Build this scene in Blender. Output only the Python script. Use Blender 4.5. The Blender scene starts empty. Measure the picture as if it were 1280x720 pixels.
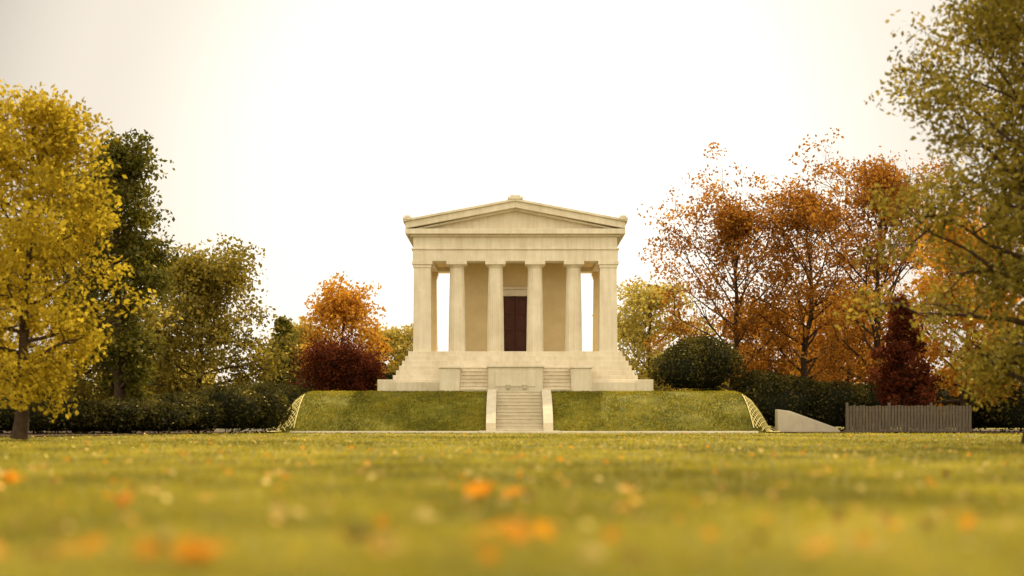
import bpy, bmesh, math, numpy as np
from mathutils import Vector, Matrix
S=bpy.context.scene
S.view_settings.view_transform='Standard'; S.view_settings.look='None'; S.view_settings.exposure=0
F=1778.0; HZ=529.0; CH=0.45
def PX(px,D): return (px-640)/F*D
def PZ(py,D): return CH+(HZ-py)/F*D
# ------------------------------------------------------------ camera
cd=bpy.data.cameras.new("camera"); cam=bpy.data.objects.new("camera",cd); S.collection.objects.link(cam)
cam.location=(0,0,CH); cam.rotation_euler=(math.radians(90),0,0)
cd.lens=50; cd.sensor_width=36; cd.shift_y=(HZ-360)/1280; cd.clip_end=2000; cd.clip_start=0.05
cd.dof.use_dof=True; cd.dof.focus_distance=75; cd.dof.aperture_fstop=0.62
S.camera=cam
# ------------------------------------------------------------ materials
def newmat(n):
    m=bpy.data.materials.new(n); m.use_nodes=True; nt=m.node_tree; nt.nodes.clear()
    o=nt.nodes.new('ShaderNodeOutputMaterial'); return m,nt,o
def ramp(nt,cols):
    r=nt.nodes.new('ShaderNodeValToRGB'); el=r.color_ramp.elements
    while len(el)<len(cols): el.new(0.5)
    for i,(p,c) in enumerate(cols):
        el[i].position=p; el[i].color=(c[0],c[1],c[2],1)
    return r
def noise(nt,scale,detail=4,rough=0.6,vec=None,coord='Object',mapscale=None):
    tc=nt.nodes.new('ShaderNodeTexCoord'); n=nt.nodes.new('ShaderNodeTexNoise')
    n.inputs['Scale'].default_value=scale; n.inputs['Detail'].default_value=detail; n.inputs['Roughness'].default_value=rough
    if mapscale:
        mp=nt.nodes.new('ShaderNodeMapping'); mp.inputs['Scale'].default_value=mapscale
        nt.links.new(tc.outputs[coord],mp.inputs['Vector']); nt.links.new(mp.outputs[0],n.inputs['Vector'])
    else: nt.links.new(tc.outputs[coord],n.inputs['Vector'])
    return n
def leafmat(name,cols,trans=0.5,gloss=0.0):
    m,nt,o=newmat(name)
    a=nt.nodes.new('ShaderNodeAttribute'); a.attribute_name='tint'
    r=ramp(nt,[(i/(len(cols)-1),c) for i,c in enumerate(cols)])
    nt.links.new(a.outputs['Fac'],r.inputs[0])
    d=nt.nodes.new('ShaderNodeBsdfDiffuse'); t=nt.nodes.new('ShaderNodeBsdfTranslucent')
    mx=nt.nodes.new('ShaderNodeMixShader'); mx.inputs[0].default_value=trans
    nt.links.new(r.outputs[0],d.inputs[0]); nt.links.new(r.outputs[0],t.inputs[0])
    nt.links.new(d.outputs[0],mx.inputs[1]); nt.links.new(t.outputs[0],mx.inputs[2])
    out=mx
    if gloss>0:
        g=nt.nodes.new('ShaderNodeBsdfGlossy'); g.inputs['Roughness'].default_value=0.35; g.inputs[0].default_value=(1,0.82,0.4,1)
        m2=nt.nodes.new('ShaderNodeMixShader'); m2.inputs[0].default_value=gloss
        nt.links.new(mx.outputs[0],m2.inputs[1]); nt.links.new(g.outputs[0],m2.inputs[2]); out=m2
    nt.links.new(out.outputs[0],o.inputs[0]); return m
def roughmat(name,cols,scale,bump=0.3,rough=0.85,bscale=None,mapscale=None,extra=None,bdist=0.03,courses=None):
    m,nt,o=newmat(name)
    b=nt.nodes.new('ShaderNodeBsdfPrincipled'); b.inputs['Roughness'].default_value=rough
    b.inputs['Specular IOR Level'].default_value=0.25
    n=noise(nt,scale,6,0.65,mapscale=mapscale)
    r=ramp(nt,cols); nt.links.new(n.outputs['Fac'],r.inputs[0])
    col=r.outputs[0]
    if extra:
        n2=noise(nt,extra[0],3,0.5); r2=ramp(nt,extra[1]); nt.links.new(n2.outputs['Fac'],r2.inputs[0])
        mm=nt.nodes.new('ShaderNodeMix'); mm.data_type='RGBA'; mm.blend_type='MULTIPLY'; mm.inputs[0].default_value=1
        nt.links.new(col,mm.inputs[6]); nt.links.new(r2.outputs[0],mm.inputs[7]); col=mm.outputs[2]
    if courses:
        n4=noise(nt,1.0,5,0.6,mapscale=(5,5,0.35)); r4=ramp(nt,[(0.35,(0.80,0.76,0.70)),(0.6,(1,1,1))]); nt.links.new(n4.outputs['Fac'],r4.inputs[0])
        m4=nt.nodes.new('ShaderNodeMix'); m4.data_type='RGBA'; m4.blend_type='MULTIPLY'; m4.inputs[0].default_value=0.5
        nt.links.new(col,m4.inputs[6]); nt.links.new(r4.outputs[0],m4.inputs[7]); col=m4.outputs[2]
    nt.links.new(col,b.inputs['Base Color'])
    n3=noise(nt,bscale or scale*4,5,0.7); bp=nt.nodes.new('ShaderNodeBump'); bp.inputs['Strength'].default_value=bump; bp.inputs['Distance'].default_value=bdist
    nt.links.new(n3.outputs['Fac'],bp.inputs['Height']); nt.links.new(bp.outputs[0],b.inputs['Normal'])
    nt.links.new(b.outputs[0],o.inputs[0]); return m
M={}
M['bark']=roughmat('bark',[(0.3,(0.03,0.018,0.01)),(0.7,(0.09,0.055,0.03))],6,0.8)
M['stone']=roughmat('limestone',[(0.25,(0.72,0.65,0.52)),(0.7,(0.86,0.80,0.67))],1.6,0.25,0.8,12,
    extra=(0.5,[(0.3,(0.9,0.88,0.84)),(0.7,(1,1,1))]),bdist=0.01,courses=True)
M['stone_in']=roughmat('plaster_and_sun_ochre',[(0.25,(0.66,0.52,0.29)),(0.75,(0.80,0.66,0.40))],1.2,0.2,0.85,10,bdist=0.01)  # ochre cella plaster; also carries the sunlit gold painted on rear piers
M['stair']=roughmat('stair_stone',[(0.25,(0.54,0.48,0.37)),(0.75,(0.70,0.64,0.5))],2.5,0.3,0.85,14,bdist=0.01)
M['door']=roughmat('door_wood',[(0.3,(0.045,0.012,0.006)),(0.7,(0.09,0.023,0.012))],3,0.2,0.5)
M['lawn']=roughmat('lawn',[(0.3,(0.12,0.11,0.009)),(0.5,(0.21,0.185,0.014)),(0.72,(0.33,0.27,0.03))],0.9,0.8,0.9,22,mapscale=(0.5,1,1),
    extra=(0.12,[(0.3,(0.6,0.64,0.56)),(0.62,(1,1,1))]),bdist=0.05)
M['bank']=roughmat('bank_grass',[(0.3,(0.10,0.10,0.009)),(0.5,(0.19,0.175,0.015)),(0.72,(0.30,0.25,0.03))],2.2,0.8,0.9,14,
    extra=(0.5,[(0.3,(0.65,0.68,0.6)),(0.62,(1,1,1))]),bdist=0.06)
M['soil']=roughmat('leaf_litter',[(0.3,(0.03,0.018,0.01)),(0.6,(0.08,0.04,0.02)),(0.8,(0.16,0.08,0.03))],3,0.7,0.9)
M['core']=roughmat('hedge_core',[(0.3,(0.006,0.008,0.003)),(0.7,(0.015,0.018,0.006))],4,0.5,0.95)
M['fence']=roughmat('weathered_wood',[(0.3,(0.07,0.055,0.04)),(0.7,(0.16,0.13,0.10))],4,0.4,0.85,mapscale=(3,3,0.4))
M['wire']=roughmat('trellis_metal',[(0.3,(0.5,0.43,0.14)),(0.7,(0.66,0.56,0.2))],4,0.2,0.6)
G=leafmat('grass_blades',[(0.08,0.075,0.005),(0.23,0.205,0.012),(0.43,0.36,0.025),(0.68,0.54,0.12)],0.5,0.06)
GB=leafmat('bank_blades',[(0.08,0.08,0.005),(0.18,0.165,0.01),(0.34,0.285,0.02),(0.5,0.39,0.06)],0.5,0.03)  # darker copy of the lawn blades, putting the bank's shade into colour
PAL={
 'yellow':[(0.13,0.095,0.012),(0.40,0.29,0.025),(0.66,0.50,0.045),(0.80,0.62,0.09)],
 'green':[(0.016,0.022,0.004),(0.065,0.068,0.010),(0.17,0.15,0.02),(0.42,0.33,0.04)],
 'olive':[(0.05,0.043,0.008),(0.18,0.145,0.022),(0.36,0.28,0.04),(0.56,0.42,0.07)],
 'pale':[(0.26,0.21,0.05),(0.44,0.36,0.08),(0.60,0.48,0.12),(0.68,0.55,0.16)],  # light yellow-green leaves; paleness also paints distance haze on far trees
 'orange':[(0.24,0.105,0.016),(0.50,0.235,0.03),(0.66,0.34,0.045),(0.72,0.45,0.08)],
 'rust':[(0.10,0.042,0.010),(0.30,0.125,0.022),(0.50,0.23,0.035),(0.64,0.38,0.08)],
 'maroon':[(0.03,0.009,0.006),(0.08,0.02,0.011),(0.15,0.04,0.017),(0.26,0.08,0.025)],
 'dark':[(0.012,0.013,0.004),(0.03,0.030,0.007),(0.065,0.06,0.013),(0.18,0.145,0.028)],
}
LM={k:leafmat('leaves_'+k,v,0.55,0.03 if k in('green','olive','dark') else 0.0) for k,v in PAL.items()}
# ------------------------------------------------------------ mesh helpers
def make_mesh(name,verts,polys,matidx,tint,mats,smooth=False):
    me=bpy.data.meshes.new(name)
    groups=[p for p in polys if len(p)]
    nl=sum(p.size for p in groups); npoly=sum(len(p) for p in groups)
    me.vertices.add(len(verts)); me.vertices.foreach_set('co',np.asarray(verts,dtype=np.float32).ravel())
    me.loops.add(nl); me.loops.foreach_set('vertex_index',np.concatenate([p.ravel() for p in groups]).astype(np.int32))
    me.polygons.add(npoly)
    st=[];c=0
    for p in groups:
        k=p.shape[1]; st.append(c+np.arange(len(p))*k); c+=p.size
    me.polygons.foreach_set('loop_start',np.concatenate(st).astype(np.int32))
    me.polygons.foreach_set('material_index',np.asarray(matidx,dtype=np.int32))
    me.update(calc_edges=True)
    at=me.attributes.new('tint','FLOAT','FACE'); at.data.foreach_set('value',np.asarray(tint,dtype=np.float32))
    if smooth: me.polygons.foreach_set('use_smooth',np.ones(npoly,dtype=bool))
    for m in mats: me.materials.append(m)
    ob=bpy.data.objects.new(name,me); S.collection.objects.link(ob); return ob
def leafquads(rng,c,s,asp=0.6,flat=0.0):
    n=len(c); a=rng.normal(size=(n,3)); a/=np.linalg.norm(a,axis=1)[:,None]
    b=rng.normal(size=(n,3)); b-=a*(a*b).sum(1)[:,None]; b/=np.linalg.norm(b,axis=1)[:,None]
    s=s[:,None]
    v=np.stack([c-a*s,c+b*s*asp,c+a*s,c-b*s*asp],1).reshape(-1,3)
    return v,np.arange(n*4).reshape(-1,4)
class Tubes:
    def __init__(s): s.v=[]; s.f=[]; s.n=0
    def add(s,pts,rad,k=5):
        pts=np.array(pts); m=len(pts)
        t=np.gradient(pts,axis=0); t/=np.linalg.norm(t,axis=1)[:,None]+1e-9
        ref=np.array([0.31,0.95,0.05]) if abs(t[0][2])>0.8 else np.array([0,0,1.0])
        u=np.cross(t,ref); u/=np.linalg.norm(u,axis=1)[:,None]+1e-9; w=np.cross(t,u)
        ang=np.arange(k)*2*math.pi/k
        ring=pts[:,None,:]+np.array(rad)[:,None,None]*(np.cos(ang)[None,:,None]*u[:,None,:]+np.sin(ang)[None,:,None]*w[:,None,:])
        s.v.append(ring.reshape(-1,3))
        i=np.arange(m-1)[:,None]*k; j=np.arange(k)[None,:]; j2=(j+1)%k
        s.f.append(np.stack([i+j,i+j2,i+k+j2,i+k+j],-1).reshape(-1,4)+s.n); s.n+=m*k
PROF={'round':lambda t:max(0.25,math.sin(math.pi*(0.14+0.80*t))**0.7),
      'cone':lambda t:max(0.04,1.0-t),
      'vase':lambda t:0.55+0.55*math.sin(math.pi*min(1,t*0.85+0.1)),
      'low':lambda t:max(0.2,(1-t)**0.55)}
def tree(name,px,D,top,width,pal,seed,base_z=0.0,trunk=0.22,nprim=24,nleaf=9000,leaf=0.12,prof='round',up=0.35,trad=None,bark='bark',clump=0.10,lean=0.0,sec=5,ter=3,X=None,lowz=None,leaffrac=1.0):
    rng=np.random.default_rng(seed)
    X=PX(px,D) if X is None else X
    H=PZ(top,D)-base_z; R=width/2/F*D
    T=Tubes(); tr=trad or H*0.022
    nt_=10; hs=np.linspace(0,0.95*H,nt_)
    wob=np.cumsum(rng.normal(0,H*0.009,size=(nt_,2)),axis=0); wob[0]=0
    trunkp=np.stack([wob[:,0]+lean*hs,wob[:,1],hs],1)
    rad=tr*(1-hs/H)**0.8+0.01; rad[0]*=1.45
    T.add(trunkp,rad,8)
    tips=[]
    f=PROF[prof]
    for i in range(nprim):
        t=(i+rng.uniform(0,1))/nprim
        h=H*(trunk+(0.93-trunk)*t)
        o=np.array([np.interp(h,hs,trunkp[:,0]),np.interp(h,hs,trunkp[:,1]),h])
        az=i*2.39996+rng.uniform(-.4,.4)
        el=up*(0.5+1.5*t) + rng.uniform(-.15,.15)
        if prof=='cone': el=up
        L=R*f(t)*rng.uniform(0.72,1.15)
        d=np.array([math.cos(az)*math.cos(el),math.sin(az)*math.cos(el),math.sin(el)])
        L=min(L/max(.35,math.cos(el)), max(0.3,(H*1.04-h))/max(0.05,math.sin(el)) if el>0.3 else 1e9)
        n=6; pts=[o]; dd=d.copy()
        for k in range(n-1):
            dd=dd+rng.normal(0,0.13,3)+np.array([0,0,0.03 if prof!='cone' else -0.02]); dd/=np.linalg.norm(dd)
            pts.append(pts[-1]+dd*L/(n-1))
        pts=np.array(pts); r0=max(0.02,np.interp(h,hs,rad)*0.5)
        T.add(pts,r0*np.linspace(1,0.25,n),5)
        for j in range(sec):
            q=rng.uniform(0.25,1.0)*(n-1); k=int(min(q,n-2)); p=pts[k]+(pts[k+1]-pts[k])*(q-k)
            d2=(pts[-1]-pts[0])/L*0.6+rng.normal(0,0.6,3)+np.array([0,0,0.15]); d2/=np.linalg.norm(d2)
            L2=L*rng.uniform(0.22,0.42)+0.15
            e=p+d2*L2; mid=(p+e)/2+rng.normal(0,L2*0.08,3)
            T.add([p,mid,e],[r0*0.4,r0*0.28,r0*0.12],4)
            tips.append((e,L2)); tips.append((mid,L2*0.8))
            for l in range(ter):
                d3=d2+rng.normal(0,0.7,3); d3/=np.linalg.norm(d3); L3=L2*rng.uniform(.35,.7)
                s0=p+(e-p)*rng.uniform(.3,1); e3=s0+d3*L3
                T.add([s0,e3],[r0*0.18,r0*0.06],3); tips.append((e3,L3))
    tp=np.array([t[0] for t in tips])
    keep=rng.uniform(size=len(tp))<leaffrac; tp=tp[keep]
    w=rng.gamma(1.8,1,size=len(tp))
    if prof=='cone': w*=(0.15+np.clip(1-tp[:,2]/H,0,1))
    w/=w.sum()
    idx=rng.choice(len(tp),nleaf,p=w)
    ct=np.clip(rng.normal(0.5,0.2,len(tp)),0,1)
    spread=R*clump+leaf*0.4
    g=rng.normal(size=(nleaf,3)); gl=np.linalg.norm(g,axis=1)[:,None]; g=g/gl*np.minimum(gl,1.7)
    c=tp[idx]+g*spread*np.array([1,1,0.7])
    ok=c[:,2]>(lowz if lowz is not None else 0.3); c=c[ok]; idx=idx[ok]
    sz=leaf*rng.uniform(0.55,1.2,len(c))
    lv,lf=leafquads(rng,c,sz)
    tint=np.clip(ct[idx]*0.65+rng.uniform(0,0.35,len(c)),0,1)
    tv=np.concatenate(T.v); tf=np.concatenate(T.f)
    V=np.concatenate([tv,lv]); 
    ob=make_mesh(name,V,[tf,lf+len(tv)],np.r_[np.zeros(len(tf)),np.ones(len(lf))],np.r_[np.zeros(len(tf)),tint],[M['bark'],LM[pal]])
    ob.location=(X,D,base_z); return ob
def bush(name,cx,cy,cz,rx,ry,rz,pal,seed,n=4000,leaf=0.07,lumps=7,box=False):
    rng=np.random.default_rng(seed)
    bm=bmesh.new(); bmesh.ops.create_icosphere(bm,subdivisions=3,radius=1)
    dirs=rng.normal(size=(lumps,3)); dirs[:,2]=abs(dirs[:,2])*0.7; dirs/=np.linalg.norm(dirs,axis=1)[:,None]; amp=rng.uniform(0.05,0.26,lumps)
    def rr(d):
        g=np.exp(-((1-(d@dirs.T))*7))@amp
        return 0.85+g
    for v in bm.verts:
        d=np.array(v.co); k=float(rr(d[None,:])[0])*0.86
        v.co=Vector((d[0]*rx*k,d[1]*ry*k,max(d[2],-0.75)*rz*k))
    cv=np.array([v.co[:] for v in bm.verts]); cf=np.array([[v.index for v in f.verts] for f in bm.faces]); bm.free()
    d=rng.normal(size=(n,3)); d[:,2]=np.where(d[:,2]<-0.6,-d[:,2],d[:,2]); d/=np.linalg.norm(d,axis=1)[:,None]
    k=rr(d)*(1-abs(rng.normal(0,0.09,n))+rng.uniform(-.0,.14,n))
    c=d*np.array([rx,ry,rz])*k[:,None]; c[:,2]=np.maximum(c[:,2],-rz*0.8)
    lv,lf=leafquads(rng,c,leaf*rng.uniform(.6,1.3,n))
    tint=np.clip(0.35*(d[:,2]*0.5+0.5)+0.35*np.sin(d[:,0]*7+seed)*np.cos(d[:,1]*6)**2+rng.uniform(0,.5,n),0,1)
    ob=make_mesh(name,np.concatenate([cv,lv]),[cf,lf+len(cv)],np.r_[np.zeros(len(cf)),np.ones(len(lf))],np.r_[np.zeros(len(cf)),tint],[M['core'],LM[pal]])
    ob.location=(cx,cy,cz); return ob
def empty(name,loc=(0,0,0)):
    e=bpy.data.objects.new(name,None); e.location=loc; S.collection.objects.link(e); return e
def addobj(name,bm,mat,parent=None,bevel=0.0,smooth=False):
    me=bpy.data.meshes.new(name); bmesh.ops.recalc_face_normals(bm,faces=bm.faces); bm.to_mesh(me); bm.free(); me.materials.append(mat)
    ob=bpy.data.objects.new(name,me); S.collection.objects.link(ob)
    if smooth:
        for p in me.polygons: p.use_smooth=True
    if parent: ob.parent=parent
    if bevel:
        b=ob.modifiers.new('b','BEVEL'); b.width=bevel; b.segments=2; b.limit_method='ANGLE'
    return ob
def bmbox(bm,x0,x1,y0,y1,z0,z1):
    r=bmesh.ops.create_cube(bm,size=1)
    for v in r['verts']:
        v.co=Vector(((x0+x1)/2+v.co.x*(x1-x0),(y0+y1)/2+v.co.y*(y1-y0),(z0+z1)/2+v.co.z*(z1-z0)))
def boxes(name,lst,mat,parent=None,bevel=0.015):
    bm=bmesh.new()
    for b in lst: bmbox(bm,*b)
    return addobj(name,bm,mat,parent,bevel)
def prism(name,poly,y0,y1,mat,parent=None,bevel=0.01):
    bm=bmesh.new()
    a=[bm.verts.new((x,y0,z)) for x,z in poly]; b=[bm.verts.new((x,y1,z)) for x,z in poly]
    bm.faces.new(a); bm.faces.new(b[::-1]); n=len(poly)
    for i in range(n): bm.faces.new((a[i],b[i],b[(i+1)%n],a[(i+1)%n]))
    return addobj(name,bm,mat,parent,bevel)
def prismx(name,poly,x0,x1,mat,parent=None,bevel=0.01):
    bm=bmesh.new()
    a=[bm.verts.new((x0,y,z)) for y,z in poly]; b=[bm.verts.new((x1,y,z)) for y,z in poly]
    bm.faces.new(a); bm.faces.new(b[::-1]); n=len(poly)
    for i in range(n): bm.faces.new((a[i],b[i],b[(i+1)%n],a[(i+1)%n]))
    return addobj(name,bm,mat,parent,bevel)
# ------------------------------------------------------------ ground
def lawn():
    xs=np.r_[-600,-300,-150,np.linspace(-60,60,61),150,300,600]; ys=np.r_[-300,-100,-20,np.linspace(0,130,66),200,400,900]
    X,Y=np.meshgrid(xs,ys); Z=np.zeros_like(X)
    inn=(abs(X)<60)&(Y>0)&(Y<130)
    Z=np.where(inn,0.025*np.sin(X*0.23+1)*np.cos(Y*0.17)-0.01,0)
    n=len(xs); m=len(ys)
    V=np.stack([X.ravel(),Y.ravel(),Z.ravel()],1)
    i=np.arange(m-1)[:,None]*n; j=np.arange(n-1)[None,:]
    Fc=np.stack([i+j,i+j+1,i+n+j+1,i+n+j],-1).reshape(-1,4)
    return make_mesh('lawn',V,[Fc],np.zeros(len(Fc)),np.zeros(len(Fc)),[M['lawn']],True)
lawn()
TX=0.55; HX=12.0; Y0=66.0; YB=98.0; TH=2.03; SC=0.35; SW=1.5
def terz(x,y):
    u=np.clip(1-(HX-abs(x-TX))/1.5,0,1); v=np.clip(1-(y-Y0)/5.2,0,1); v=np.maximum(v,np.clip(1-(YB-y)/5,0,1))
    r=np.clip((u**2.6+v**2.6)**(1/2.6),0,1)
    return TH*(1-r**1.9)-0.02
def terrace():
    xs=np.unique(np.r_[np.linspace(TX-HX,TX-HX+1.6,14),np.linspace(TX-HX+1.6,SC-SW,40),SC-SW+0.01,np.linspace(SC-SW+0.02,SC+SW-0.02,5),SC+SW-0.01,np.linspace(SC+SW,TX+HX-1.6,40),np.linspace(TX+HX-1.6,TX+HX,14)])
    ys=np.r_[np.linspace(Y0,Y0+5.3,30),np.linspace(Y0+5.8,YB-5,20),np.linspace(YB-4.5,YB,12)]
    X,Y=np.meshgrid(xs,ys); Z=terz(X,Y)
    Z+=np.where(Z>0.1,0.03*np.sin(X*1.3)*np.sin(Y*1.9+X*.4),0)
    cut=(abs(X-SC)<SW-0.005)&(Y<Y0+4.9); Z=np.where(cut,np.minimum(Z,(Y-Y0)/4.6*TH-0.35),Z)
    n=len(xs); m=len(ys); V=np.stack([X.ravel(),Y.ravel(),Z.ravel()],1)
    i=np.arange(m-1)[:,None]*n; j=np.arange(n-1)[None,:]
    Fc=np.stack([i+j,i+j+1,i+n+j+1,i+n+j],-1).reshape(-1,4)
    make_mesh('grass_embankment',V,[Fc],np.zeros(len(Fc)),np.zeros(len(Fc)),[M['bank']],True)
terrace()
def blades(name,x,y,z,h,w,rng,lean=0.6,mat=None):
    n=len(x); az=rng.uniform(0,2*math.pi,n); b=np.stack([np.cos(az),np.sin(az),np.zeros(n)],1)*w[:,None]/2
    patch=0.5+0.3*np.sin(x*1.7+2*np.sin(y*.6))*np.cos(y*0.9+np.sin(x*.8)*1.5)+0.28*np.sin(x*.35+y*.11)*np.sin(y*.3+1)
    fine=np.sin(x*5.1+3*np.sin(y*1.3))*np.sin(y*3.7+2*np.sin(x*1.9))
    h=h*(1+0.3*fine)
    c=np.stack([x,y,z],1); az2=rng.uniform(0,2*math.pi,n); ln=rng.uniform(0.1,lean,n)*h
    tip=c+np.stack([np.cos(az2)*ln,np.sin(az2)*ln,h],1)
    V=np.stack([c-b,c+b,tip],1).reshape(-1,3); Fc=np.arange(n*3).reshape(-1,3)
    t=np.clip(patch*0.75+0.16*fine+rng.uniform(0,0.42,n)-0.14,0,1)
    return make_mesh(name,V,[Fc],np.zeros(n),t,[mat or G])
rng=np.random.default_rng(3)
X=[];Y=[];HH=[];W=[]
for (a,b,dens,h,w) in [(2.6,6,1300,0.045,0.007),(6,10,750,0.045,0.009),(10,16,300,0.045,0.014),(16,27,100,0.045,0.024),(27,46,26,0.045,0.045),(46,65.5,9,0.05,0.08)]:
    wid=lambda y:0.42*y+1.6
    area=(wid(a)+wid(b))*(b-a); n=int(area*dens)
    y=rng.uniform(a,b,n); x=rng.uniform(-1,1,n)*wid(y)
    X.append(x);Y.append(y);HH.append(h*rng.uniform(.5,1.25,n));W.append(w*rng.uniform(.7,1.3,n))
X=np.concatenate(X);Y=np.concatenate(Y)
blades('grass',X,Y,np.full(len(X),-0.01)+0.025*np.sin(X*0.23+1)*np.cos(Y*0.17),np.concatenate(HH),np.concatenate(W),rng,1.4)
n=40000; x=rng.uniform(TX-HX,TX+HX,n); y=Y0+rng.uniform(0,1,n)**1.2*5.8; z=terz(x,y); k=(z>0.0)&(abs(x-SC)>SW+.05)
blades('bank_grass',x[k],y[k],z[k],0.07*rng.uniform(.5,1.3,k.sum()),np.full(k.sum(),0.045),rng,1.2,GB)
def fallen():
    rng=np.random.default_rng(8); V=[];Fc=[];T=[]
    out=[(0,-1),(0.12,-.45),(.55,-.6),(.42,-.2),(1,.05),(.5,.25),(.6,.7),(.2,.5),(0,1),(-.2,.5),(-.6,.7),(-.5,.25),(-1,.05),(-.42,-.2),(-.55,-.6),(-.12,-.45)]
    def add(x,y,z,s,t):
        R=Matrix.Rotation(rng.uniform(0,6.3),3,'Z')@Matrix.Rotation(rng.normal(0,0.5),3,'X')@Matrix.Rotation(rng.normal(0,0.5),3,'Y')
        b=len(V); cu=rng.uniform(-.3,.5)
        V.append((x,y,z+0.0))
        for (a,c) in out:
            p=R@Vector((a*s,c*s,cu*s*(a*a+c*c)*0.6)); V.append((x+p.x,y+p.y,max(0.004,z+p.z)))
        for i in range(16): Fc.append((b,b+1+i,b+1+(i+1)%16)); T.append(t)
    def pxl(px,py,s,t,k=1):
        D=CH*F/(py-HZ)
        for i in range(k):
            add(PX(px,D)+rng.normal(0,s*0.9)*(k>1),D+rng.normal(0,s*1.0)*(k>1),0.05+rng.uniform(0,.02),s*rng.uniform(.75,1.1),t+rng.uniform(-.1,.1))
    pxl(640,682,0.08,0.9,6); pxl(600,626,0.10,0.8,5); pxl(238,710,0.075,0.9,5); pxl(20,606,0.08,0.9,2); pxl(150,636,0.07,0.7,3)
    pxl(790,623,0.06,0.6,3); pxl(525,662,0.045,0.5,3); pxl(905,640,0.04,.6,2); pxl(535,612,.05,.4,2); pxl(460,690,.045,.05,5); pxl(60,680,.045,.2,3); pxl(1010,600,.06,.7,2); pxl(340,600,.06,.5,2); pxl(190,706,.05,.05,5)
    pxl(465,606,.05,.5,1); pxl(735,675,.035,.5,1); pxl(965,628,.045,.5,1)
    for i in range(1700):
        y=4.3+55*rng.uniform()**1.35; x=rng.uniform(-1,1)*(0.42*y+2)
        add(x,y,rng.uniform(.025,.06),rng.uniform(.022,.05),rng.beta(1.3,1.6))
    V=np.array(V);Fc=np.array(Fc)
    m=leafmat('fallen_leaf',[(0.10,0.055,0.015),(0.34,0.22,0.06),(0.68,0.54,0.20),(0.68,0.28,0.03),(0.85,0.38,0.02)],0.45,0.02)
    make_mesh('fallen_leaves',V,[Fc],np.zeros(len(Fc)),np.clip(T,0,1),[m])
fallen()
def sheet(name,pts,z,mat):
    bm=bmesh.new(); bm.faces.new([bm.verts.new((x,y,z)) for x,y in pts]); return addobj(name,bm,mat)
sheet('mulch_bed',[(-60,37),(-30,36),(-18,41),(-14.5,50),(-12.3,60),(-11.7,66),(-12,100),(-60,100)],0.03,M['soil'])  # leaf litter; its dark tone also paints the shade under the hedges
sheet('mulch_bed',[(13,66),(16,64),(24,62),(34,58),(60,58),(60,100),(13,100)],0.03,M['soil'])
boxes('stone_kerb',[(-10.2,SC-1.9,65.2,65.6,-0.05,0.085),(SC+1.9,11.3,65.2,65.6,-0.05,0.085),(SC-1.885,SC+1.885,65.1,65.96,-0.05,0.1)],M['stone'])
st=empty('stone_staircase')
NS=12; lst=[]
for i in range(NS):
    y=Y0+i*0.375; z=(i+1)*TH/NS
    lst.append((SC-1.1,SC+1.1,y,Y0+5.3,z-TH/NS+ (0.0 if i==0 else 0.001),z-0.04)); lst.append((SC-1.098,SC+1.098,y-.04,Y0+5.29,z-.038,z))
boxes('steps',lst,M['stair'],st,0.01)
cheek=[(65.95,-0.1),(65.95,0.45),(66.6,0.90),(67.5,1.38),(68.6,1.80),(70.2,2.12),(71.6,2.14),(71.6,-0.1)]
prismx('cheek_wall_1',cheek,SC-1.56,SC-1.103,M['stair'],st,0.02)
prismx('cheek_wall_2',cheek,SC+1.103,SC+1.56,M['stair'],st,0.02)
def trellis(side):
    T=Tubes()
    def P(a,b):
        y=Y0+0.25+a*3.4
        x=(TX+side*(HX-0.03-b*1.25)); z=float(terz(np.array(x),np.array(y)))+0.07
        return (x,y,z)
    for k in range(-8,18):
        for s in (1,-1):
            pts=[]
            for q in np.linspace(0,1,14):
                b=q; a=(k/8.0)+s*q*0.9
                if 0<=a<=1: pts.append(P(a,b))
            if len(pts)>2: T.add(pts,[0.024]*len(pts),4)
    for b in (0.0,1.0):
        T.add([P(a,b) for a in np.linspace(0,1,16)],[0.03]*16,5)
    V=np.concatenate(T.v);Fc=np.concatenate(T.f)
    make_mesh('trellis',V,[Fc],np.zeros(len(Fc)),np.zeros(len(Fc)),[M['wire']])
trellis(-1); trellis(1)
prism('stone_wing_wall',[(13.0,-.1),(13.0,1.12),(13.6,1.05),(15.9,0.22),(16.2,-.1)],69.6,70.3,M['stair'],None,0.03)
prism('stone_wing_wall',[(-11.9,-.1),(-11.9,0.95),(-12.6,0.75),(-14.3,0.12),(-14.5,-.1)],68.6,69.2,M['stair'],None,0.03)
# ------------------------------------------------------------ temple
tp=empty('temple_mausoleum',(0.18,0,0)); E=4.355
def B(name,l,mat='stone',bev=0.015): return boxes(name,l,M[mat],tp,bev)
g=TH-0.15
B('plinth',[(-7.3,7.3,75.2,88,g,2.76)],bev=0.03)
ns=6; hs_=(E-2.76)/ns
for i in range(ns):
    o=0.15*(ns-1-i)
    B('base_step_%d'%i,[(-5.82-o,5.82+o,77.25-0.2*(ns-1-i)-.0,85.2+o*.6,2.76+hs_*i+0.0,2.76+hs_*(i+1)-0.0)] ,bev=0.012)
def blk(name,x0,x1,y0,z1): B(name,[(x0,x1,y0,76.0,g,z1)],bev=0.02)
blk('stair_pedestal',-1.42,1.42,73.9,3.35)
B('pedestal_cap',[(-1.5,1.5,73.82,76.05,3.353,3.46)])
B('pedestal_panel',[(-1.05,1.05,73.86,73.92,2.35,3.15)],bev=.01)
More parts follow.
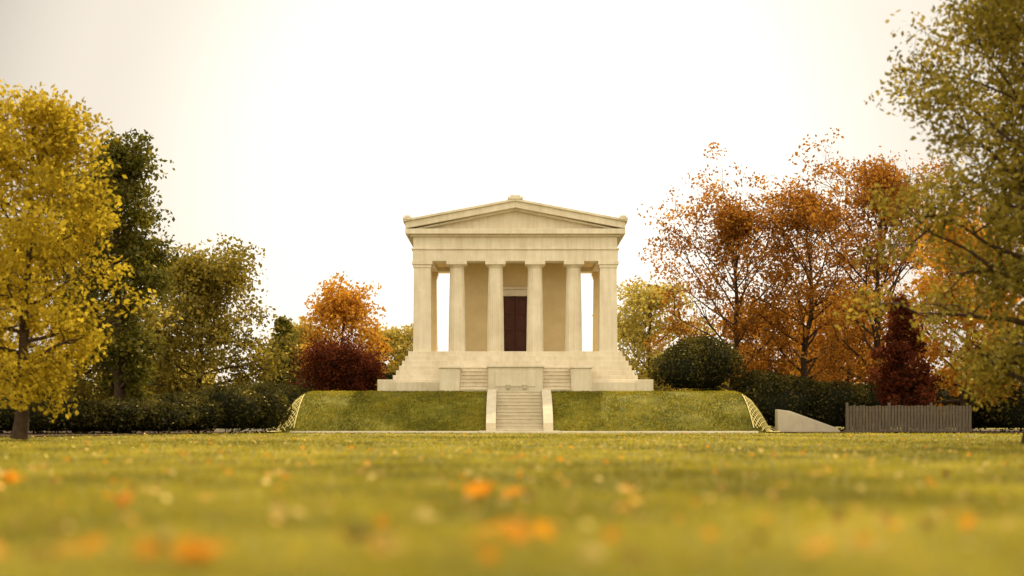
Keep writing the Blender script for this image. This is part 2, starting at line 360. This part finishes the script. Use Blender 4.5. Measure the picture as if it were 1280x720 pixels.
for s in (-1,1):
    for i in range(7):
        z=g+0.15+(i+1)*0.2
        a,b=sorted((s*1.425,s*2.9)); B('front_step_%d_%d'%(s,i),[(a,b,74.0+0.3*i,76.9,z-0.2+(0 if i else -.1),z-0.045),(a+.002,b-.002,73.95+0.3*i,76.9,z-0.043,z)],bev=0.01)
    a,b=sorted((s*2.905,s*3.95)); B('stair_cheek_%d'%s,[(a,b,73.9,76.5,g,3.3)],bev=0.02)
    a,b=sorted((s*2.86,s*4.0)); B('stair_cheek_cap_%d'%s,[(a,b,73.85,76.55,3.303,3.4)])
    a,b=sorted((s*3.955,s*6.3)); B('low_block_%d'%s,[(a,b,74.8,75.6,g,2.62)],bev=0.02)
def urn(x):
    prof=[(0.12,0),(0.12,.05),(.05,.09),(.05,.14),(.11,.22),(.14,.3),(.12,.38),(.15,.41),(.15,.43),(.0,.43)]
    bm=bmesh.new(); rings=[]
    for r,z in prof:
        rings.append([bm.verts.new((x+max(r,.001)*math.cos(a*math.pi/8),73.4+max(r,.001)*math.sin(a*math.pi/8),TH-.03+z)) for a in range(16)])
    for i in range(len(rings)-1):
        for a in range(16): bm.faces.new((rings[i][a],rings[i][(a+1)%16],rings[i+1][(a+1)%16],rings[i+1][a]))
    return bm
for x in (-0.2,0.65): addobj('stone_urn',urn(x),M['stair'],None,0,True)
CT=9.30
def column(x,y,square=False,nm='column',mat='stone'):
    bm=bmesh.new(); h0=E; h1=CT-0.36
    if square:
        r0,r1=0.50,0.455
        a=[bm.verts.new((x+sx*r0,y+sy*r0,h0)) for sx,sy in((-1,-1),(1,-1),(1,1),(-1,1))]
        b=[bm.verts.new((x+sx*r1,y+sy*r1,h1)) for sx,sy in((-1,-1),(1,-1),(1,1),(-1,1))]
        for i in range(4): bm.faces.new((a[i],a[(i+1)%4],b[(i+1)%4],b[i]))
        bm.faces.new(b)
    else:
        rings=[]
        for t in np.linspace(0,1,9):
            r=0.47-0.085*t+0.012*math.sin(math.pi*t); z=h0+(h1-h0)*t
            rings.append([bm.verts.new((x+(r*(1 if k%2==0 else 0.955))*math.cos(k*math.pi/20),y+(r*(1 if k%2==0 else 0.955))*math.sin(k*math.pi/20),z)) for k in range(40)])
        for r,z in((0.43,h1+.03),(0.40,h1+.05),(0.42,h1+.09),(0.53,h1+.17)):
            rings.append([bm.verts.new((x+r*math.cos(k*math.pi/20),y+r*math.sin(k*math.pi/20),z)) for k in range(40)])
        for i in range(len(rings)-1):
            for k in range(40): bm.faces.new((rings[i][k],rings[i][(k+1)%40],rings[i+1][(k+1)%40],rings[i+1][k]))
    addobj(nm+'_shaft',bm,M[mat],tp,0.01 if square else 0)
    r=0.56
    if square: B(nm+'_capital',[(x-.5,x+.5,y-.5,y+.5,h1+.002,h1+.17),(x-r,x+r,y-r,y+r,h1+.172,CT-.002)],mat)
    else: B(nm+'_abacus',[(x-r,x+r,y-r,y+r,h1+.172,CT-.002)])
cx=[-5.08,-3.20,-1.08,1.08,3.20,5.08]
for i,x in enumerate(cx): column(x,78.1,i in(0,5))
for x in(cx[0],cx[5]): column(x,83.6,True,'rear_pier','stone_in')  # ochre colour paints golden sunlight onto the rear piers
def ring(name,o,z0,z1,t=1.1,mat='stone'):
    x=5.6+o; ya=77.6-o; yb=84.1+o
    B(name,[(-x,x,ya,ya+t,z0,z1),(-x,x,yb-t,yb,z0,z1),(-x,-x+t,ya+t+.003,yb-t-.003,z0,z1),(x-t,x,ya+t+.003,yb-t-.003,z0,z1)],mat)
ring('architrave',0,CT,9.92)
ring('taenia',0.07,9.923,10.0)
ring('frieze',-0.03,10.003,10.62)
ring('bed_mould',0.12,10.623,10.74)
ring('cornice',0.38,10.743,11.02,1.6)
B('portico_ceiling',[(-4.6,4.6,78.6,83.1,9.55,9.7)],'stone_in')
B('attic_fill',[(-4.4,4.4,78.8,82.9,9.72,10.9)])
ex=5.97; ez=11.023; ap=12.55
prism('tympanum',[(-5.5,ez),(5.5,ez),(0.0,12.2)],77.85,83.9,M['stone'],tp,0)
def rake(name,x0,z0,x1,z1,th,ya,yb,mat):
    prism(name,[(x0,z0),(x1,z1),(x1,z1+th),(x0,z0+th)],ya,yb,mat,tp,0.01)
for s in(-1,1):
    rake('roof_slope_%d'%s,s*(ex+.0),ez+.01,s*0.002,ap-0.38,0.36,77.22,84.5,M['stone'])
    rake('raking_cornice_%d'%s,s*(ex+0.12),ez+0.355,s*0.002,ap-0.03,0.12,77.1,84.6,M['stone'])
    prism('inner_rake_%d'%s,[(s*5.15,ez+.02),(s*0.002,12.06),(s*.002,12.19),(s*5.6,ez+.02)],77.5,77.84,M['stone'],tp,.005)
    a,b=sorted((s*5.62,s*6.1)); B('corner_acroterion_%d'%s,[(a,b,77.05,77.5,ez+.46,ez+.60),(a+.08,b-.08,77.1,77.45,ez+.603,ez+.70)])
B('apex_acroterion',[(-0.42,0.42,77.05,77.6,12.58,12.74),(-0.28,0.28,77.1,77.55,12.743,12.84)],bev=0.04)
cw=3.35; cy=80.3
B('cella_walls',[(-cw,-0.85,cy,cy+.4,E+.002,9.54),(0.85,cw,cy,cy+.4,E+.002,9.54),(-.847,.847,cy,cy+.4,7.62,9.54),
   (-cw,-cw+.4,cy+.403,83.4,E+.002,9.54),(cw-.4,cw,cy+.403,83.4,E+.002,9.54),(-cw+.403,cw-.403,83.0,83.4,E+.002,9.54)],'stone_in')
B('door_frame',[(-1.06,-0.72,cy-.10,cy+.05,E+.004,7.62),(0.72,1.06,cy-.10,cy+.05,E+.004,7.62),(-1.06,1.06,cy-.11,cy+.04,7.623,7.98),(-1.2,1.2,cy-.22,cy+.03,7.983,8.12)],'stone')
B('door',[(-0.715,-0.01,cy+.1,cy+.18,E+.006,7.6),(0.01,0.715,cy+.1,cy+.18,E+.006,7.6)],'door',.01)
pn=[]
for s in(-1,1):
    for z0,z1 in((E+.25,E+1.2),(E+1.35,E+2.1),(E+2.25,E+3.05)):
        a,b=sorted((s*.12,s*.6)); pn.append((a,b,cy+.06,cy+.098,z0,z1))
B('door_panels',pn,'door',.015)
pm=[]
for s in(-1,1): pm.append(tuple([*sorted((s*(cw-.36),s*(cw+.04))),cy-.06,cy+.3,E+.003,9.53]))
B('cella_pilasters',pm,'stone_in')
# ------------------------------------------------------------ vegetation
tree('yellow_maple_tree',24,40,130,205,'yellow',11,trunk=0.10,nprim=38,nleaf=22000,leaf=0.09,prof='round',up=0.3,trad=0.16,lowz=0.4,clump=0.12)
tree('yellow_maple_tree',-70,47,125,190,'yellow',12,trunk=0.16,nprim=28,nleaf=12000,leaf=0.11,prof='round',up=0.3,lowz=0.6)
tree('green_oak_tree',152,60,186,112,'green',21,trunk=0.10,nprim=38,nleaf=20000,leaf=0.12,prof='round',up=0.5,clump=0.16,lowz=.8)
tree('green_oak_tree',105,66,230,150,'olive',22,trunk=0.12,nprim=26,nleaf=12000,leaf=0.14,prof='round',up=0.5,clump=0.13,lowz=.8)
tree('olive_linden_tree',247,82,342,165,'olive',23,trunk=0.07,nprim=40,nleaf=24000,leaf=0.14,prof='round',up=0.4,clump=0.13,lowz=0.6)
tree('pine_tree',352,98,392,76,'green',24,trunk=0.1,nprim=40,nleaf=9000,leaf=0.16,prof='cone',up=0.1,clump=0.11,sec=4,ter=2)
tree('orange_maple_tree',422,112,376,100,'orange',25,trunk=0.12,nprim=30,nleaf=12000,leaf=0.17,prof='round',up=0.4,clump=0.15)
tree('orange_maple_tree',380,118,412,70,'pale',27,trunk=0.12,nprim=24,nleaf=7000,leaf=0.18,prof='round',up=0.4,clump=0.15)
tree('pale_birch_tree',492,120,422,84,'pale',26,trunk=0.1,nprim=24,nleaf=8000,leaf=0.18,prof='round',up=0.4,clump=0.14)
tree('red_leaf_shrub',414,78,446,88,'maroon',31,base_z=TH-.05,trunk=0.05,nprim=30,nleaf=11000,leaf=0.08,prof='round',up=.3,clump=.18,lowz=.05,trad=.07)
tree('red_leaf_shrub',450,77,454,56,'maroon',32,base_z=TH-.05,trunk=0.05,nprim=24,nleaf=6500,leaf=0.08,prof='round',up=.3,clump=.18,lowz=.05,trad=.06)
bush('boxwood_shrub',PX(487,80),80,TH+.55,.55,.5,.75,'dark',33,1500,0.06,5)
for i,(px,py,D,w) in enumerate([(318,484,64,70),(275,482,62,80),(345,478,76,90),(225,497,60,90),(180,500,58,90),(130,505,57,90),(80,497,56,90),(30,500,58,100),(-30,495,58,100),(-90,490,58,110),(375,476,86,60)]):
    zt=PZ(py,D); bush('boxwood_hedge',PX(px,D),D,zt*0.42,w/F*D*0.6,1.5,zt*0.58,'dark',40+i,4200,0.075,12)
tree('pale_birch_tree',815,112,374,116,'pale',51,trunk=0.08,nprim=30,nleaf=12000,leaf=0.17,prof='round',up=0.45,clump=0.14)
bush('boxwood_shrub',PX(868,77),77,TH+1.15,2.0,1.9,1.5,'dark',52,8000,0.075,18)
tree('rust_beech_tree',915,88,280,170,'rust',53,trunk=0.16,nprim=32,nleaf=18000,leaf=0.12,prof='vase',up=0.62,clump=0.09,trad=0.24,leaffrac=.85)
tree('rust_beech_tree',1008,86,262,150,'rust',54,trunk=0.16,nprim=32,nleaf=15000,leaf=0.12,prof='vase',up=0.7,clump=0.09,trad=0.24,leaffrac=.8)
tree('rust_beech_tree',1092,80,236,170,'rust',55,trunk=0.16,nprim=34,nleaf=18000,leaf=0.12,prof='vase',up=0.65,clump=0.09,trad=0.24,leaffrac=.85)
tree('orange_maple_tree',1060,96,390,150,'orange',56,trunk=0.1,nprim=26,nleaf=11000,leaf=0.155,prof='round',up=0.4)
tree('orange_maple_tree',955,110,400,130,'rust',57,trunk=0.1,nprim=24,nleaf=9000,leaf=0.17,prof='round',up=0.4)
tree('copper_conifer_tree',1133,66,362,92,'maroon',58,trunk=0.03,nprim=44,nleaf=11000,leaf=0.11,prof='cone',up=0.28,clump=0.09,sec=4,ter=2,lowz=.2)
tree('orange_maple_tree',1205,70,300,190,'orange',59,trunk=0.12,nprim=30,nleaf=15000,leaf=0.135,prof='round',up=0.4,lowz=.8)
tree('green_ash_tree',1292,31,-60,320,'olive',61,trunk=0.08,nprim=50,nleaf=38000,leaf=0.07,prof='round',up=0.45,trad=0.17,clump=0.10,lowz=0.7)
tree('green_ash_tree',1400,36,0,300,'olive',62,trunk=0.12,nprim=28,nleaf=11000,leaf=0.11,prof='round',up=0.5)
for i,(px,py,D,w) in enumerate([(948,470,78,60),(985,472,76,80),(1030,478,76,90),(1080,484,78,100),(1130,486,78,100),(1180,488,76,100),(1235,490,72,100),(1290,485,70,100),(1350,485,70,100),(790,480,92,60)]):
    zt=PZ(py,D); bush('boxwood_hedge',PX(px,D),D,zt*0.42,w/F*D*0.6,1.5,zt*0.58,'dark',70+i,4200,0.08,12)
def fence():
    D=64; x0=PX(1058,D); x1=PX(1215,D); L=[]
    x=x0; rg=np.random.default_rng(2)
    while x<x1:
        L.append((x,x+.12,D,D+.02,0.05,1.24+rg.uniform(-.03,.03))); x+=.145
    for z in(.3,1.0): L.append((x0,x1,D+.023,D+.07,z,z+.09))
    x=x0
    while x<x1: L.append((x,x+.11,D+.073,D+.17,-.1,1.38)); x+=1.9
    boxes('wooden_fence',L,M['fence'],None,.004)
fence()
def mass(name,seed,pal,D0,D1,n,xa,xb,hmin,hmax,leaf):
    rng=np.random.default_rng(seed); C=[];T=[]
    for i in range(n):
        D=rng.uniform(D0,D1); x=rng.uniform(xa,xb); h=rng.uniform(hmin,hmax); r=h*rng.uniform(.35,.55)
        m=1100; d=rng.normal(size=(m,3)); d/=np.linalg.norm(d,axis=1)[:,None]
        k=rng.uniform(.35,1,m)**.5*(0.8+0.25*np.sin(d[:,0]*5+i)*np.sin(d[:,2]*6+i*2))
        c=d*k[:,None]*np.array([r,r,h*.5])+np.array([x,D,h*.5]); C.append(c); T.append(np.clip(rng.uniform(.1,.5)+rng.uniform(0,.5,m),0,1))
    C=np.concatenate(C);T=np.concatenate(T); k=C[:,2]>0; C=C[k];T=T[k]
    v,f=leafquads(rng,C,leaf*rng.uniform(.6,1.3,len(C))); make_mesh(name,v,[f],np.zeros(len(f)),T,[LM[pal]])
mass('distant_trees',5,'olive',125,165,45,-110,110,5,8.5,.38)
mass('distant_trees',6,'pale',120,160,30,-100,100,5,8.5,.36)
mass('distant_trees',7,'rust',118,150,16,25,100,6,10,.34)
mass('distant_trees',9,'dark',105,118,34,-90,-14,2,4.2,.3)
mass('distant_trees',10,'dark',105,118,30,14,90,2,4.2,.3)
# ------------------------------------------------------------ light
EL=math.radians(47); AZ=math.radians(12)
sd=Vector((math.sin(AZ)*math.cos(EL),math.cos(AZ)*math.cos(EL),math.sin(EL)))
ld=bpy.data.lights.new('sun','SUN'); ld.energy=5; ld.angle=math.radians(0.6); ld.color=(1,0.82,0.5)
lo=bpy.data.objects.new('sun',ld); S.collection.objects.link(lo); lo.rotation_euler=sd.to_track_quat('Z','Y').to_euler()
w=bpy.data.worlds.new('World'); S.world=w; w.use_nodes=True; nt=w.node_tree; nt.nodes.clear()
out=nt.nodes.new('ShaderNodeOutputWorld'); bg=nt.nodes.new('ShaderNodeBackground'); bg.inputs[1].default_value=0.1
sk=nt.nodes.new('ShaderNodeTexSky'); sk.sky_type='NISHITA'; sk.sun_disc=False; sk.sun_elevation=EL; sk.sun_rotation=AZ; sk.dust_density=4; sk.air_density=1.0
hsv=nt.nodes.new('ShaderNodeHueSaturation'); hsv.inputs['Saturation'].default_value=0.15; hsv.inputs['Value'].default_value=0.25
nt.links.new(sk.outputs[0],hsv.inputs['Color'])
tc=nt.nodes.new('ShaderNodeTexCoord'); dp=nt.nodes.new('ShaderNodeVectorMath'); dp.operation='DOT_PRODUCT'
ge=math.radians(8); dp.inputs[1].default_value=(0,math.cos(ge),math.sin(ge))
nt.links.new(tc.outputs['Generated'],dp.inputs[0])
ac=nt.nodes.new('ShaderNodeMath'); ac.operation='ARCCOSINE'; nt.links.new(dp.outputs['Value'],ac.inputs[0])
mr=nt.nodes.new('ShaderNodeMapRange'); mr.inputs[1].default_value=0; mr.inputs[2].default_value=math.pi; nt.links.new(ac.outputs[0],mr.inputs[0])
rp=ramp(nt,[(0,(11,10.2,8.9)),(9/180,(10.5,9.6,8.1)),(17/180,(7.4,6.5,5.2)),(25/180,(2.7,2.2,1.65)),(45/180,(3.6,3.1,2.4)),(90/180,(15,12.9,9.2)),(1,(19,16.4,12))]); rp.color_ramp.interpolation='EASE'  # horizon glow ahead; rear sky brightened as added fill for temple front
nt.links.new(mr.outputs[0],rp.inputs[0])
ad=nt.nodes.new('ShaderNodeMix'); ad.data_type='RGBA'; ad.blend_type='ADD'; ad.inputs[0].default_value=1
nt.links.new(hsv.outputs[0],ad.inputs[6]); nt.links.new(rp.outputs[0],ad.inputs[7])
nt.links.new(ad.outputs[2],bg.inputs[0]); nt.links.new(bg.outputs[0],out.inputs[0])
